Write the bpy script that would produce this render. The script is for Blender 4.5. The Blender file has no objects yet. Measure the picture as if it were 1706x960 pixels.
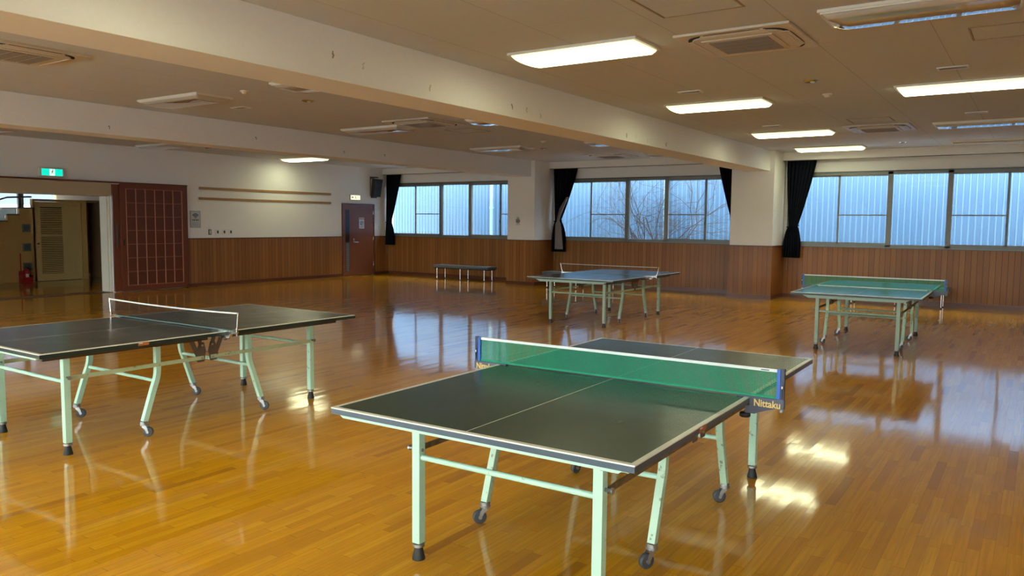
import bpy, bmesh, math, random
from mathutils import Vector, Matrix
random.seed(7)
SC = bpy.context.scene
COL = SC.collection
PI = math.pi

# ------------------------------------------------------------------ camera, world, exposure
cam_d = bpy.data.cameras.new('camera'); cam = bpy.data.objects.new('camera', cam_d); COL.objects.link(cam)
F_PX, PITCH, ROLL, CAM_H, YAW = 1305.58, 0.0831988, 0.00983286, 1.61787, 0.593447
fw = Vector((-math.sin(YAW)*math.cos(PITCH), math.cos(YAW)*math.cos(PITCH), -math.sin(PITCH)))
rt = Vector((math.cos(YAW), math.sin(YAW), 0)); up = rt.cross(fw)
r2 = rt*math.cos(ROLL)+up*math.sin(ROLL); u2 = -rt*math.sin(ROLL)+up*math.cos(ROLL)
cam.matrix_world = Matrix(((r2.x, u2.x, -fw.x, 0), (r2.y, u2.y, -fw.y, 0), (r2.z, u2.z, -fw.z, CAM_H), (0, 0, 0, 1)))
cam_d.sensor_width = 36; cam_d.lens = F_PX/1706*36; cam_d.clip_start = .05; cam_d.clip_end = 200
SC.camera = cam

world = bpy.data.worlds.new('overcast_sky'); SC.world = world; world.use_nodes = True
wb = world.node_tree.nodes['Background']
wb.inputs[0].default_value = (.90, 1.0, .97, 1); wb.inputs[1].default_value = 17.5
SC.view_settings.view_transform = 'Standard'; SC.view_settings.look = 'None'
SC.view_settings.gamma = 1; SC.view_settings.use_curve_mapping = False
SC.view_settings.exposure = 0.08
SC.cycles.max_bounces = 10; SC.cycles.diffuse_bounces = 6; SC.cycles.glossy_bounces = 5; SC.cycles.transparent_max_bounces = 24
SC.cycles.sample_clamp_indirect = 6
LAMP_POWER = 9.5            # emission of the lit lamp covers
LAMP_COL = (.96, .98, .58)

# ------------------------------------------------------------------ materials
class NT:
    def __init__(s, name):
        s.m = bpy.data.materials.new(name); s.m.use_nodes = True; s.t = s.m.node_tree
        s.p = s.t.nodes['Principled BSDF']
    def n(s, typ, ins=None, **kw):
        nd = s.t.nodes.new(typ)
        for k, v in kw.items(): setattr(nd, k, v)
        for k, v in (ins or {}).items(): s.put(nd, k, v)
        return nd
    def put(s, nd, k, v):
        if hasattr(v, 'links') or isinstance(v, bpy.types.NodeSocket): s.t.links.new(v, nd.inputs[k])
        else: nd.inputs[k].default_value = v
    def math(s, op, a, b=0., c=None):
        ins = {0: a, 1: b}
        if c is not None: ins[2] = c
        return s.n('ShaderNodeMath', ins, operation=op).outputs[0]
    def mix(s, f, a, b, blend='MIX'):
        nd = s.n('ShaderNodeMix', data_type='RGBA', blend_type=blend)
        s.put(nd, 0, f); s.put(nd, 6, a); s.put(nd, 7, b); return nd.outputs[2]
    def coord(s, out='Object'): return s.n('ShaderNodeTexCoord').outputs[out]
    def sep(s, v): return s.n('ShaderNodeSeparateXYZ', {0: v}).outputs
    def comb(s, x, y, z): return s.n('ShaderNodeCombineXYZ', {0: x, 1: y, 2: z}).outputs[0]
    def noise(s, vec, scale, detail=3., out=0, **kw):
        return s.n('ShaderNodeTexNoise', {'Vector': vec, 'Scale': scale, 'Detail': detail}, **kw).outputs[out]
    def ramp(s, f, stops):
        nd = s.n('ShaderNodeValToRGB', {0: f}); e = nd.color_ramp.elements
        while len(e) < len(stops): e.new(.5)
        for i, (p, c) in enumerate(stops): e[i].position = p; e[i].color = (*c, 1) if len(c) == 3 else c
        return nd.outputs[0]
    def scale(s, v, k): return s.n('ShaderNodeMapping', {'Vector': v, 'Scale': k}).outputs[0]
    def bump(s, h, strength=.3, dist=.01, normal=None):
        ins = {'Height': h, 'Strength': strength, 'Distance': dist}
        if normal is not None: ins['Normal'] = normal
        return s.n('ShaderNodeBump', ins).outputs[0]

def V4(c): return (*c, 1) if len(c) == 3 else c
def simple(name, col, rough=.5, metal=0., var=.08, scale=12., spec=.5, bump=0., coat=0.):
    s = NT(name); o = s.coord()
    nz = s.noise(o, scale, 4.)
    a = V4(tuple(c*(1-var) for c in col)); b = V4(tuple(min(1, c*(1+var)) for c in col))
    s.put(s.p, 'Base Color', s.mix(nz, a, b)); s.p.inputs['Roughness'].default_value = rough
    s.p.inputs['Metallic'].default_value = metal; s.p.inputs['Specular IOR Level'].default_value = spec
    s.p.inputs['Coat Weight'].default_value = coat
    if bump: s.put(s.p, 'Normal', s.bump(s.noise(o, scale*6, 3.), bump, .002))
    return s.m
def emis(name, col, st, base=(.8, .8, .8)):
    s = NT(name); s.p.inputs['Base Color'].default_value = V4(base)
    s.p.inputs['Emission Color'].default_value = V4(col); s.p.inputs['Emission Strength'].default_value = st
    s.p.inputs['Roughness'].default_value = .25
    return s.m

def mat_floor():
    s = NT('varnished_strip_floor'); P = s.n('ShaderNodeNewGeometry').outputs['Position']; x, y, z = s.sep(P)
    row = s.math('FLOOR', s.math('DIVIDE', x, .057))
    rr = s.n('ShaderNodeTexWhiteNoise', {'W': row}, noise_dimensions='1D').outputs[0]
    rr2 = s.n('ShaderNodeTexWhiteNoise', {'W': s.math('ADD', row, 77.3)}, noise_dimensions='1D').outputs[0]
    ln = s.math('ADD', .42, s.math('MULTIPLY', rr2, .35))
    yy = s.math('ADD', s.math('DIVIDE', y, ln), s.math('MULTIPLY', rr, 13.))
    cell = s.math('FLOOR', yy)
    wn = s.n('ShaderNodeTexWhiteNoise', {'Vector': s.comb(row, cell, 0.)}, noise_dimensions='3D')
    v = wn.outputs[0]
    base = s.ramp(v, [(0, (.50, .185, .005)), (.08, (.70, .29, .005)), (.45, (.82, .36, .006)), (.85, (.86, .395, .008)), (1, (.88, .43, .018))])
    gr = s.noise(s.comb(s.math('MULTIPLY', x, 60.), s.math('ADD', s.math('MULTIPLY', y, 2.2), s.math('MULTIPLY', v, 31.)), 0.), 1., 5.)
    base = s.mix(s.math('MULTIPLY', s.ramp(gr, [(.38, (0, 0, 0)), (.68, (1, 1, 1))]), .5), base, (.52, .20, .006, 1))
    big = s.noise(P, .6, 2.)
    base = s.mix(s.math('MULTIPLY', big, .2), base, (.58, .27, .008, 1))
    # joints and small nail specks
    fx = s.math('FRACT', s.math('DIVIDE', x, .057)); fy = s.math('FRACT', yy)
    jx = s.math('LESS_THAN', s.math('ABSOLUTE', s.math('SUBTRACT', fx, .5)), .482)
    jy = s.math('LESS_THAN', s.math('ABSOLUTE', s.math('SUBTRACT', fy, .5)), .4965)
    j = s.math('MULTIPLY', jx, jy)
    base = s.mix(s.math('MULTIPLY', s.math('SUBTRACT', 1., j), .35), base, (.10, .035, .006, 1))
    vor = s.n('ShaderNodeTexVoronoi', {'Vector': P, 'Scale': 3.1}).outputs['Distance']
    sp = s.math('LESS_THAN', vor, .013)
    base = s.mix(s.math('MULTIPLY', sp, .8), base, (.05, .02, .01, 1))
    s.put(s.p, 'Base Color', base)
    s.p.inputs['Roughness'].default_value = .4; s.p.inputs['Specular IOR Level'].default_value = .05
    s.p.inputs['Coat Weight'].default_value = 1.; s.p.inputs['Coat IOR'].default_value = 1.95
    rg = s.math('ADD', .05, s.math('MULTIPLY', s.noise(P, 1.6, 4.), .06))
    s.put(s.p, 'Coat Roughness', rg)
    # each strip lies at a slightly different tilt; varnish has a soft ripple
    nrm = s.n('ShaderNodeNewGeometry').outputs['Normal']
    off = s.n('ShaderNodeVectorMath', {0: wn.outputs[1], 1: (.5, .5, .5)}, operation='SUBTRACT').outputs[0]
    off = s.n('ShaderNodeVectorMath', {0: off, 1: (.008, .006, 0.)}, operation='MULTIPLY').outputs[0]
    nn = s.n('ShaderNodeVectorMath', {0: nrm, 1: off}, operation='ADD').outputs[0]
    nn = s.n('ShaderNodeVectorMath', {0: nn}, operation='NORMALIZE').outputs[0]
    h = s.math('ADD', s.noise(s.scale(P, (9., 1.6, 1.)), 1., 3.), s.math('MULTIPLY', s.noise(P, 14., 2.), .15))
    b = s.bump(h, .22, .003, nn)
    s.put(s.p, 'Normal', b); s.put(s.p, 'Coat Normal', b)
    return s.m

def mat_panel(axis):
    s = NT('grooved_wood_panelling_'+axis); P = s.n('ShaderNodeNewGeometry').outputs['Position']; x, y, z = s.sep(P)
    t = x if axis == 'x' else y; W = .105
    k = s.math('DIVIDE', t, W); idx = s.math('FLOOR', k); f = s.math('FRACT', k)
    v = s.n('ShaderNodeTexWhiteNoise', {'W': idx}, noise_dimensions='1D').outputs[0]
    g = s.noise(s.comb(s.math('MULTIPLY', t, 38.), s.math('ADD', s.math('MULTIPLY', z, 1.7), s.math('MULTIPLY', v, 19.)), 0.), 1., 5.)
    c = s.ramp(v, [(0, (.26, .098, .026)), (.5, (.32, .125, .033)), (1, (.37, .150, .042))])
    c = s.mix(s.math('MULTIPLY', g, .4), c, (.18, .065, .016, 1))
    gr = s.math('GREATER_THAN', s.math('ABSOLUTE', s.math('SUBTRACT', f, .5)), .465)
    c = s.mix(s.math('MULTIPLY', gr, .95), c, (.035, .012, .006, 1))
    s.put(s.p, 'Base Color', c); s.p.inputs['Roughness'].default_value = .38; s.p.inputs['Specular IOR Level'].default_value = .4
    s.put(s.p, 'Normal', s.bump(s.math('SUBTRACT', 1., gr), .5, .004))
    return s.m

def mat_ceiling():
    s = NT('cream_ceiling_board'); P = s.n('ShaderNodeNewGeometry').outputs['Position']; x, y, z = s.sep(P)
    fx = s.math('FRACT', s.math('DIVIDE', s.math('ADD', x, 2.66+.005), .92))
    j = s.math('LESS_THAN', fx, .009)
    fy = s.math('FRACT', s.math('DIVIDE', y, 1.84)); j2 = s.math('LESS_THAN', fy, .003)
    jj = s.math('MAXIMUM', j, s.math('MULTIPLY', j2, .6))
    c = s.mix(s.noise(P, 45., 3.), (.54, .565, .61, 1), (.59, .62, .665, 1))
    c = s.mix(s.math('MULTIPLY', jj, .45), c, (.22, .17, .13, 1))
    s.put(s.p, 'Base Color', c); s.p.inputs['Roughness'].default_value = .8
    s.put(s.p, 'Normal', s.bump(s.noise(P, 90., 4.), .25, .004))
    return s.m

def mat_tabletop(name, col, rough):
    s = NT(name); o = s.coord(); x, y, z = s.sep(o)
    ax = s.math('ABSOLUTE', x); ay = s.math('ABSOLUTE', y)
    w = s.math('MAXIMUM', s.math('GREATER_THAN', ax, 1.348), s.math('GREATER_THAN', ay, .7405))
    w = s.math('MAXIMUM', w, s.math('LESS_THAN', ay, .0022))
    nz = s.noise(o, 3., 5.)
    c = s.mix(nz, V4(tuple(k*.85 for k in col)), V4(tuple(k*1.2 for k in col)))
    c = s.mix(w, c, (.78, .78, .66, 1))
    s.put(s.p, 'Base Color', c)
    s.put(s.p, 'Roughness', s.math('ADD', rough, s.math('MULTIPLY', s.noise(o, 6., 4.), .10)))
    s.p.inputs['Specular IOR Level'].default_value = .5
    return s.m

def mat_paint(name, col, chip=(.20, .17, .11), amount=.68):
    s = NT(name); o = s.coord()
    c = s.mix(s.noise(o, 9., 3.), V4(tuple(k*.9 for k in col)), V4(tuple(min(1, k*1.08) for k in col)))
    n = s.noise(o, 26., 6.); f = s.ramp(n, [(amount, (0, 0, 0)), (amount+.06, (1, 1, 1))])
    s.put(s.p, 'Base Color', s.mix(s.math('MULTIPLY', f, .75), c, V4(chip)))
    s.p.inputs['Roughness'].default_value = .38
    return s.m

M = {}
M['floor'] = mat_floor()
M['panel_x'] = mat_panel('x'); M['panel_y'] = mat_panel('y')
M['ceiling'] = mat_ceiling()
M['wall'] = simple('off_white_wallpaper', (.86, .86, .87), .75, var=.03, scale=30, bump=.15)
M['beam'] = simple('off_white_beam_paper', (.84, .84, .84), .75, var=.03, scale=30, bump=.15)
M['trim'] = simple('dark_red_brown_trim', (.125, .035, .016), .35, var=.12)
M['redwood'] = simple('dark_red_stained_door', (.17, .042, .017), .32, var=.12, scale=5)
M['redwood_deep'] = simple('dark_red_stained_field', (.125, .030, .013), .28, var=.15, scale=5)
M['muntin'] = simple('lattice_strip', (.48, .21, .13), .35)
M['muntin2'] = simple('lattice_cross_strip', (.30, .10, .05), .35)
M['door_brown'] = simple('brown_laminate_door', (.20, .062, .03), .3, var=.08, scale=4)
M['dark_glass'] = simple('dark_glass', (.03, .02, .02), .1)
M['strip_wood'] = simple('light_wood_strip', (.36, .20, .07), .45, var=.15, scale=8)
M['alu'] = simple('grey_bronze_aluminium', (.20, .205, .20), .42, metal=.3, var=.05)
M['alu_dark'] = simple('dark_aluminium', (.10, .095, .09), .4, metal=.4)
M['steel'] = simple('bright_steel', (.72, .72, .72), .22, metal=1., var=.05)
M['grey_steel'] = simple('zinc_plated_steel', (.38, .38, .375), .40, metal=.9, var=.15, scale=40)
M['rubber'] = simple('black_rubber', (.018, .018, .018), .6)
M['wheel'] = simple('dark_grey_caster_rubber', (.055, .058, .065), .5)
M['black'] = simple('black_plastic', (.012, .012, .014), .4)
M['curtain'] = simple('dark_navy_curtain', (.0065, .009, .017), .9, var=.3, scale=20, spec=.1)
M['lining'] = simple('grey_pink_curtain_lining', (.30, .25, .24), .85, var=.1, scale=20)
M['white_plastic'] = simple('white_plastic', (.78, .78, .75), .35, var=.02)
M['cream_plastic'] = simple('cream_plastic', (.62, .56, .47), .4, var=.03)
M['grille'] = simple('brown_grey_grille', (.33, .27, .21), .6)
M['grille2'] = simple('dark_grille_slat', (.24, .19, .15), .6)
M['dark_gap'] = simple('dark_gap', (.02, .017, .015), .8)
def mat_lamp():
    s = NT('lit_lamp_cover'); x, y, z = s.sep(s.coord())
    ty = s.math('SUBTRACT', 1., s.math('MULTIPLY', s.math('ABSOLUTE', y), 1/.235)); tx = s.math('SUBTRACT', 1., s.math('MULTIPLY', s.math('ABSOLUTE', x), 1/.63))
    f = s.math('MULTIPLY', s.math('MINIMUM', s.math('MULTIPLY', ty, 2.6), 1.), s.math('MINIMUM', s.math('MULTIPLY', tx, 12.), 1.))
    f = s.math('MAXIMUM', f, 0.)
    s.put(s.p, 'Emission Color', LAMP_COL+(1,)); s.put(s.p, 'Emission Strength', s.math('ADD', 1.25, s.math('MULTIPLY', f, LAMP_POWER)))
    s.p.inputs['Base Color'].default_value = (.7, .68, .5, 1); s.p.inputs['Roughness'].default_value = .2
    return s.m
M['lamp_on'] = mat_lamp()
M['lamp_off'] = simple('unlit_glossy_lamp_cover', (.50, .47, .43), .03, var=.02, spec=.9, coat=1.)
M['lamp_body'] = simple('white_lamp_body', (.74, .72, .66), .35, var=.02)
M['exit_green'] = emis('lit_green_sign', (.0, .82, .60), 1.0, (.02, .3, .2))
M['exit_white'] = emis('lit_white_sign', (.85, 1., .90), 1.1)
M['exit_cream'] = emis('lit_cream_sign', (1., .96, .62), 1.0)
M['exit_ink'] = simple('dark_green_ink', (.01, .12, .06), .6)
M['paper'] = simple('white_paper', (.72, .73, .76), .7, var=.02)
M['paper_blue'] = simple('pale_blue_paper', (.52, .57, .64), .6, var=.04)
M['ink'] = simple('dark_ink', (.05, .055, .08), .7)
M['ink_red'] = simple('red_ink', (.55, .08, .12), .7)
M['frame_grey'] = simple('grey_frame', (.25, .27, .29), .4)
M['vinyl'] = simple('slate_blue_vinyl', (.085, .11, .15), .33, var=.06)
M['mint'] = mat_paint('mint_enamel', (.50, .76, .58))
M['mint_worn'] = mat_paint('worn_mint_enamel', (.46, .66, .47), (.15, .13, .08), .62)
M['mint_old'] = mat_paint('dull_mint_enamel', (.30, .42, .32), (.12, .11, .06), .66)
M['bar_ochre'] = mat_paint('tarnished_mint_bar', (.48, .56, .32), (.16, .09, .04), .65)
M['bar_brown'] = mat_paint('brown_bar', (.16, .105, .045), (.08, .05, .02), .5)
M['mech'] = simple('tarnished_brown_steel', (.16, .12, .09), .5, metal=.5, var=.2)
M['apron'] = simple('dark_brown_apron', (.07, .045, .025), .45, var=.15)
M['edge'] = simple('navy_grey_edge', (.055, .085, .115), .35, var=.12, scale=25)
M['edge_dark'] = simple('dark_green_edge', (.014, .030, .028), .35, var=.12, scale=25)
M['white_line'] = simple('cream_white_line', (.80, .80, .70), .5, var=.04)
M['tape'] = simple('white_net_tape', (.80, .82, .80), .7, var=.03)
M['net_green'] = simple('green_net_cord', (.006, .27, .15), .7, var=.1)
M['net_dark'] = simple('dark_net_cord', (.02, .035, .035), .8)
M['net_teal'] = simple('teal_net_cord', (.09, .17, .17), .7)
M['blue'] = simple('blue_post_paint', (.035, .13, .55), .35, var=.05)
M['navy'] = simple('dark_navy_metal', (.020, .028, .060), .35, var=.1)
M['clamp'] = simple('slate_clamp_paint', (.060, .070, .105), .35, var=.1)
M['gold'] = simple('gold_lettering', (.74, .53, .18), .4, var=.03)
M['orange'] = simple('orange_maker_label', (.42, .13, .03), .5, var=.3, scale=60)
M['metal_sheet'] = simple('pale_blue_corrugated_sheet', (.033, .079, .155), .5, var=.03, scale=2)
M['metal_rib_lit'] = simple('blue_sheet_rib_painted_highlight', (.060, .122, .208), .5, var=.02)  # lighter than the sheet: sky light on the rib crowns painted in
M['facade'] = simple('pale_grey_blue_facade', (.055, .065, .095), .7)
M['sky_blocker'] = simple('grey_sky_blocker', (.36, .38, .38), .8)
M['pipe'] = simple('pale_blue_downpipe', (.14, .21, .25), .4)
M['bark'] = simple('reddish_brown_bark', (.022, .012, .012), .8)
M['ground'] = simple('outdoor_concrete', (.40, .42, .42), .8)
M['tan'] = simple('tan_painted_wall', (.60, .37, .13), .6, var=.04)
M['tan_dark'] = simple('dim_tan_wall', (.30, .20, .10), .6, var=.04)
M['tan_lintel'] = simple('tan_lintel_paint', (.50, .40, .26), .6, var=.03)
M['tan_door'] = simple('tan_steel_door', (.64, .47, .20), .45, var=.03)
M['lobby_floor'] = simple('greenish_lobby_tile', (.33, .29, .17), .12, var=.08, coat=.5)
M['stair'] = simple('grey_green_stair_tread', (.11, .15, .11), .5)
M['red'] = simple('red_enamel', (.45, .012, .015), .3, var=.05)
M['red_stand'] = simple('red_plastic_stand', (.38, .01, .015), .4, var=.05)
M['white_jamb'] = simple('cream_white_jamb', (.80, .78, .66), .5, var=.02)
M['block'] = simple('dark_glass_block', (.10, .13, .12), .15, var=.2, scale=30)
def mat_glass():
    s = NT('window_glass'); s.t.nodes.remove(s.p)
    tr = s.n('ShaderNodeBsdfTransparent', {'Color': (.95, .97, .98, 1)}); gl = s.n('ShaderNodeBsdfGlossy', {'Roughness': .02})
    fr = s.n('ShaderNodeFresnel', {'IOR': 1.14})
    mx = s.n('ShaderNodeMixShader', {0: fr.outputs[0], 1: tr.outputs[0], 2: gl.outputs[0]})
    s.t.links.new(mx.outputs[0], s.t.nodes['Material Output'].inputs[0]); return s.m
M['glass'] = mat_glass()
TOPS = [mat_tabletop('dark_green_table_surface', (.023, .056, .037), .20),
        mat_tabletop('blackish_green_table_surface', (.030, .036, .026), .17),
        mat_tabletop('grey_green_table_surface', (.030, .045, .042), .14),
        mat_tabletop('teal_green_table_surface', (.018, .13, .10), .14)]

# ------------------------------------------------------------------ mesh builder
class MB:
    def __init__(s): s.v = []; s.f = []; s.mi = []; s.sm = []
    def add(s, vs, fs, mi=0, smooth=False):
        o = len(s.v); s.v += [tuple(v) for v in vs]
        for f in fs: s.f.append([o+i for i in f]); s.mi.append(mi); s.sm.append(smooth)
        return s
    def box(s, a, b, mi=0, bev=0.):
        x0, y0, z0 = [min(a[i], b[i]) for i in range(3)]; x1, y1, z1 = [max(a[i], b[i]) for i in range(3)]
        if bev <= 0:
            return s.add([(x0, y0, z0), (x1, y0, z0), (x1, y1, z0), (x0, y1, z0), (x0, y0, z1), (x1, y0, z1), (x1, y1, z1), (x0, y1, z1)],
                         [(0, 3, 2, 1), (4, 5, 6, 7), (0, 1, 5, 4), (1, 2, 6, 5), (2, 3, 7, 6), (3, 0, 4, 7)], mi)
        bm = bmesh.new(); bmesh.ops.create_cube(bm, size=1)
        for v in bm.verts: v.co = Vector(((x0+x1)/2+v.co.x*(x1-x0), (y0+y1)/2+v.co.y*(y1-y0), (z0+z1)/2+v.co.z*(z1-z0)))
        bmesh.ops.bevel(bm, geom=bm.edges[:], offset=bev, segments=2, affect='EDGES', profile=.6)
        return s.bm(bm, mi)
    def bm(s, bm, mi=0, smooth=False):
        bm.verts.ensure_lookup_table(); bm.verts.index_update()
        s.add([v.co[:] for v in bm.verts], [[v.index for v in f.verts] for f in bm.faces], mi, smooth); bm.free(); return s
    def frame(s, d):
        d = d.normalized(); a = Vector((0, 0, 1)) if abs(d.z) < .9 else Vector((1, 0, 0))
        u = d.cross(a).normalized(); return u, u.cross(d).normalized()
    def sweep(s, pts, radii, n=12, mi=0, square=False, cap=True, ref=None):
        pts = [Vector(p) for p in pts]
        if not hasattr(radii, '__len__'): radii = [radii]*len(pts)
        rings = []; u = None
        for i, p in enumerate(pts):
            d = (pts[min(i+1, len(pts)-1)]-pts[max(i-1, 0)]).normalized()
            if u is None:
                if ref is not None: u = Vector(ref)
                else: u, _ = s.frame(d)
            u = (u-d*u.dot(d)).normalized(); w = d.cross(u)
            if square:
                rx, ry = radii[i] if hasattr(radii[i], '__len__') else (radii[i], radii[i])
                ring = [p+u*rx*a+w*ry*b for a, b in ((-1, -1), (1, -1), (1, 1), (-1, 1))]
            else: ring = [p+(u*math.cos(2*PI*k/n)+w*math.sin(2*PI*k/n))*radii[i] for k in range(n)]
            rings.append(ring)
        m = len(rings[0]); vs = [v for r in rings for v in r]; fs = []
        for i in range(len(rings)-1):
            for k in range(m):
                k2 = (k+1) % m; fs.append((i*m+k, i*m+k2, (i+1)*m+k2, (i+1)*m+k))
        s.add(vs, fs, mi, not square)
        if cap: s.add(rings[0], [list(range(m))[::-1]], mi); s.add(rings[-1], [list(range(m))], mi)
        return s
    def cyl(s, a, b, r, r_b=None, n=16, mi=0): return s.sweep([a, b], [r, r if r_b is None else r_b], n, mi)
    def prism(s, poly, axis, a, b, mi=0):
        def P(p, t):
            if axis == 'x': return (t, p[0], p[1])
            if axis == 'y': return (p[0], t, p[1])
            return (p[0], p[1], t)
        n = len(poly); vs = [P(p, a) for p in poly]+[P(p, b) for p in poly]
        fs = [list(range(n))[::-1], [n+i for i in range(n)]]+[(i, (i+1) % n, n+(i+1) % n, n+i) for i in range(n)]
        return s.add(vs, fs, mi)
    def build(s, name, mats, parent=None, loc=None, **props):
        me = bpy.data.meshes.new(name); me.from_pydata(s.v, [], s.f)
        if not isinstance(mats, (list, tuple)): mats = [mats]
        for m in mats: me.materials.append(M[m] if isinstance(m, str) else m)
        for p, i, sm in zip(me.polygons, s.mi, s.sm): p.material_index = i; p.use_smooth = sm
        bm = bmesh.new(); bm.from_mesh(me); bmesh.ops.recalc_face_normals(bm, faces=bm.faces[:]); bm.to_mesh(me); bm.free()
        o = bpy.data.objects.new(name, me); COL.objects.link(o)
        if parent: o.parent = parent
        if loc is not None:
            o.location = loc
        for k, v in props.items(): o[k] = v
        return o

def thing(name, label, cat, loc=(0, 0, 0), rz=0., group=None):
    o = bpy.data.objects.new(name, None); COL.objects.link(o); o.location = loc; o.rotation_euler.z = rz
    o.empty_display_size = .1
    o['label'] = label; o['category'] = cat
    if group: o['group'] = group
    return o
def tag(o, label, cat, group=None):
    o['label'] = label; o['category'] = cat
    if group: o['group'] = group
    return o
def struct_empty(name, loc=(0, 0, 0), **props):
    o = bpy.data.objects.new(name, None); COL.objects.link(o); o.location = loc; o['kind'] = 'structure'
    for k, v in props.items(): o[k] = v
    return o
def copy_thing(src, loc, rz=0., label=None, name=None):
    r = src.copy(); COL.objects.link(r); r.location = loc; r.rotation_euler.z = rz
    if label: r['label'] = label
    for ch in list(src.children):
        c = ch.copy(); COL.objects.link(c); c.parent = r
        for g in list(ch.children):
            d = g.copy(); COL.objects.link(d); d.parent = c
    return r
def text(name, body, size, mat, parent, M4, extrude=.0008, shear=0., bold=0., sx=1.):
    cu = bpy.data.curves.new(name, 'FONT'); cu.body = body; cu.size = size; cu.extrude = extrude
    cu.align_x = 'CENTER'; cu.align_y = 'CENTER'; cu.shear = shear; cu.offset = bold
    cu.materials.append(M[mat]); tmp = bpy.data.objects.new(name, cu)
    me = bpy.data.meshes.new_from_object(tmp); bpy.data.objects.remove(tmp)
    o = bpy.data.objects.new(name, me); COL.objects.link(o)
    o.parent = parent; o.matrix_local = M4 @ Matrix.Diagonal((sx, 1, 1, 1)); return o

# ------------------------------------------------------------------ room constants
XL, YW, ZC = -16.9, 18.14, 3.22
XR, YB = 6.6, -3.4
HD = 1.15                                   # dado height
S = 'structure'
# floor
MB().box((XL-2.35, YB-.2, -.12), (XR+.2, YW+.2, 0)).build('floor', 'floor', kind=S)
MB().box((-24.2, 3.8, -.12), (XL-2.35, 12.6, -.004)).build('floor_lobby', 'lobby_floor', kind=S)
# ceiling
MB().box((XL-.15, YB-.2, ZC), (XR+.2, YW+.2, ZC+.15)).build('ceiling', 'ceiling', kind=S)
# far (window) wall: three openings
WIN = [(-16.87, -11.65), (-10.83, -5.68), (-4.78, .42)]
WZ0, WZ1 = 1.17, 2.765
w = MB(); x = XL-.2
for a, b in WIN:
    w.box((x, YW, 0), (a, YW+.2, ZC)); w.box((a, YW, 0), (b, YW+.2, WZ0)); w.box((a, YW, WZ1), (b, YW+.2, ZC)); x = b
w.box((x, YW, 0), (XR+.2, YW+.2, ZC)); w.build('wall_far', 'wall', kind=S)
# left wall with the wide opening (y 5.2..9.42) and the brown door
OY0, OY1, OZ = 5.2, 9.40, 2.39
DY0, DY1, DZ = 16.20, 17.46, 2.10
w = MB(); w.box((XL-.45, YB-.2, 0), (XL, OY0, ZC)); w.box((XL-.45, OY0, OZ), (XL, OY1, ZC)); w.box((XL-.45, OY1, 0), (XL, DY0, ZC))
w.box((XL-.45, DY0, DZ), (XL, DY1, ZC)); w.box((XL-.45, DY0, 0), (XL-.2, DY1, DZ)); w.box((XL-.45, DY1, 0), (XL, YW+.2, ZC)); w.build('wall_left', 'wall', kind=S)
# right wall and back wall (daylight windows behind the viewer)
MB().box((XR, YB-.2, 0), (XR+.2, YW+.2, ZC)).build('wall_right', 'wall', kind=S)
BWIN = [(-15.5, -11.8), (-10.4, -6.2), (-4.6, -.6), (1.6, 5.6)]
w = MB(); x = XL-.2
for a, b in BWIN:
    w.box((x, YB-.2, 0), (a, YB, ZC)); w.box((a, YB-.2, 0), (b, YB, .95)); w.box((a, YB-.2, 2.72), (b, YB, ZC)); x = b
w.box((x, YB-.2, 0), (XR+.2, YB, ZC)); w.build('wall_back', 'wall', kind=S)
# pillars (box sides carry wallpaper above, panelling below)
PIL = [(-11.74, -10.90, 17.16), (-5.78, -4.85, 17.24), (.46, 1.38, 17.24)]
for i, (a, b, y) in enumerate(PIL):
    MB().box((a, y, 0), (b, YW, ZC)).build('wall_pillar', 'wall', kind=S)
    p = MB(); e = .012
    p.box((a-e, y-e, 0), (b+e, y, HD)); p.box((a-e, y, 0), (a, YW, HD), 1); p.box((b, y, 0), (b+e, YW, HD), 1)
    p.build('trim_pillar_panelling', ['panel_x', 'panel_y'], kind=S)
    t = MB(); e = .024
    for z0, z1 in ((HD, HD+.022), (0, .085)):
        t.box((a-e, y-e, z0), (b+e, y-.0, z1)); t.box((a-e, y, z0), (a, YW, z1)); t.box((b, y, z0), (b+e, YW, z1))
    t.build('trim_pillar_cap', 'trim', kind=S)
# panelling on the walls
p = MB(); e = .010; ex = [XL]+[q for a, b, y in PIL for q in (a-.012, b+.012)]+[XR]
for i in range(0, len(ex), 2): p.box((ex[i], YW-e, 0), (ex[i+1], YW, HD))
p.build('trim_panelling_far', 'panel_x', kind=S)
p = MB()
LY = [(YB, OY0-.05), (11.13, DY0-.03), (DY1+.03, YW-e)]
for a, b in LY: p.box((XL, a, 0), (XL+e, b, HD))
p.build('trim_panelling_left', 'panel_y', kind=S)
MB().box((XR-e, YB, 0), (XR, YW-e, HD)).build('trim_panelling_right', 'panel_y', kind=S)
p = MB(); p.box((XL+e, YB, 0), (XR-e, YB+e, .93)).build('trim_panelling_back', 'panel_x', kind=S)
t = MB(); t2 = MB()
for i in range(0, len(ex), 2):
    t.box((ex[i], YW-.022, HD), (ex[i+1], YW, HD+.022)); t2.box((ex[i], YW-.022, 0), (ex[i+1], YW-e, .085))
t.build('trim_dado_far', 'trim', kind=S); t2.build('baseboard_far', 'trim', kind=S)
t = MB(); t2 = MB()
for a, b in LY:
    t.box((XL, a, HD), (XL+.022, b, HD+.022)); t2.box((XL+e, a, 0), (XL+.022, b, .085))
t.build('trim_dado_left', 'trim', kind=S); t2.build('baseboard_left', 'trim', kind=S)
# ceiling beams
for x0, x1, zb, yend in ((-5.50, -4.95, 2.785, 17.24), (-11.50, -11.02, 2.805, 17.16), (.60, 1.15, 2.785, 17.24)):
    MB().box((x0, YB, zb), (x1, YW-.27, ZC), bev=.006).build('trim_ceiling_beam', 'beam', kind=S)
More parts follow.
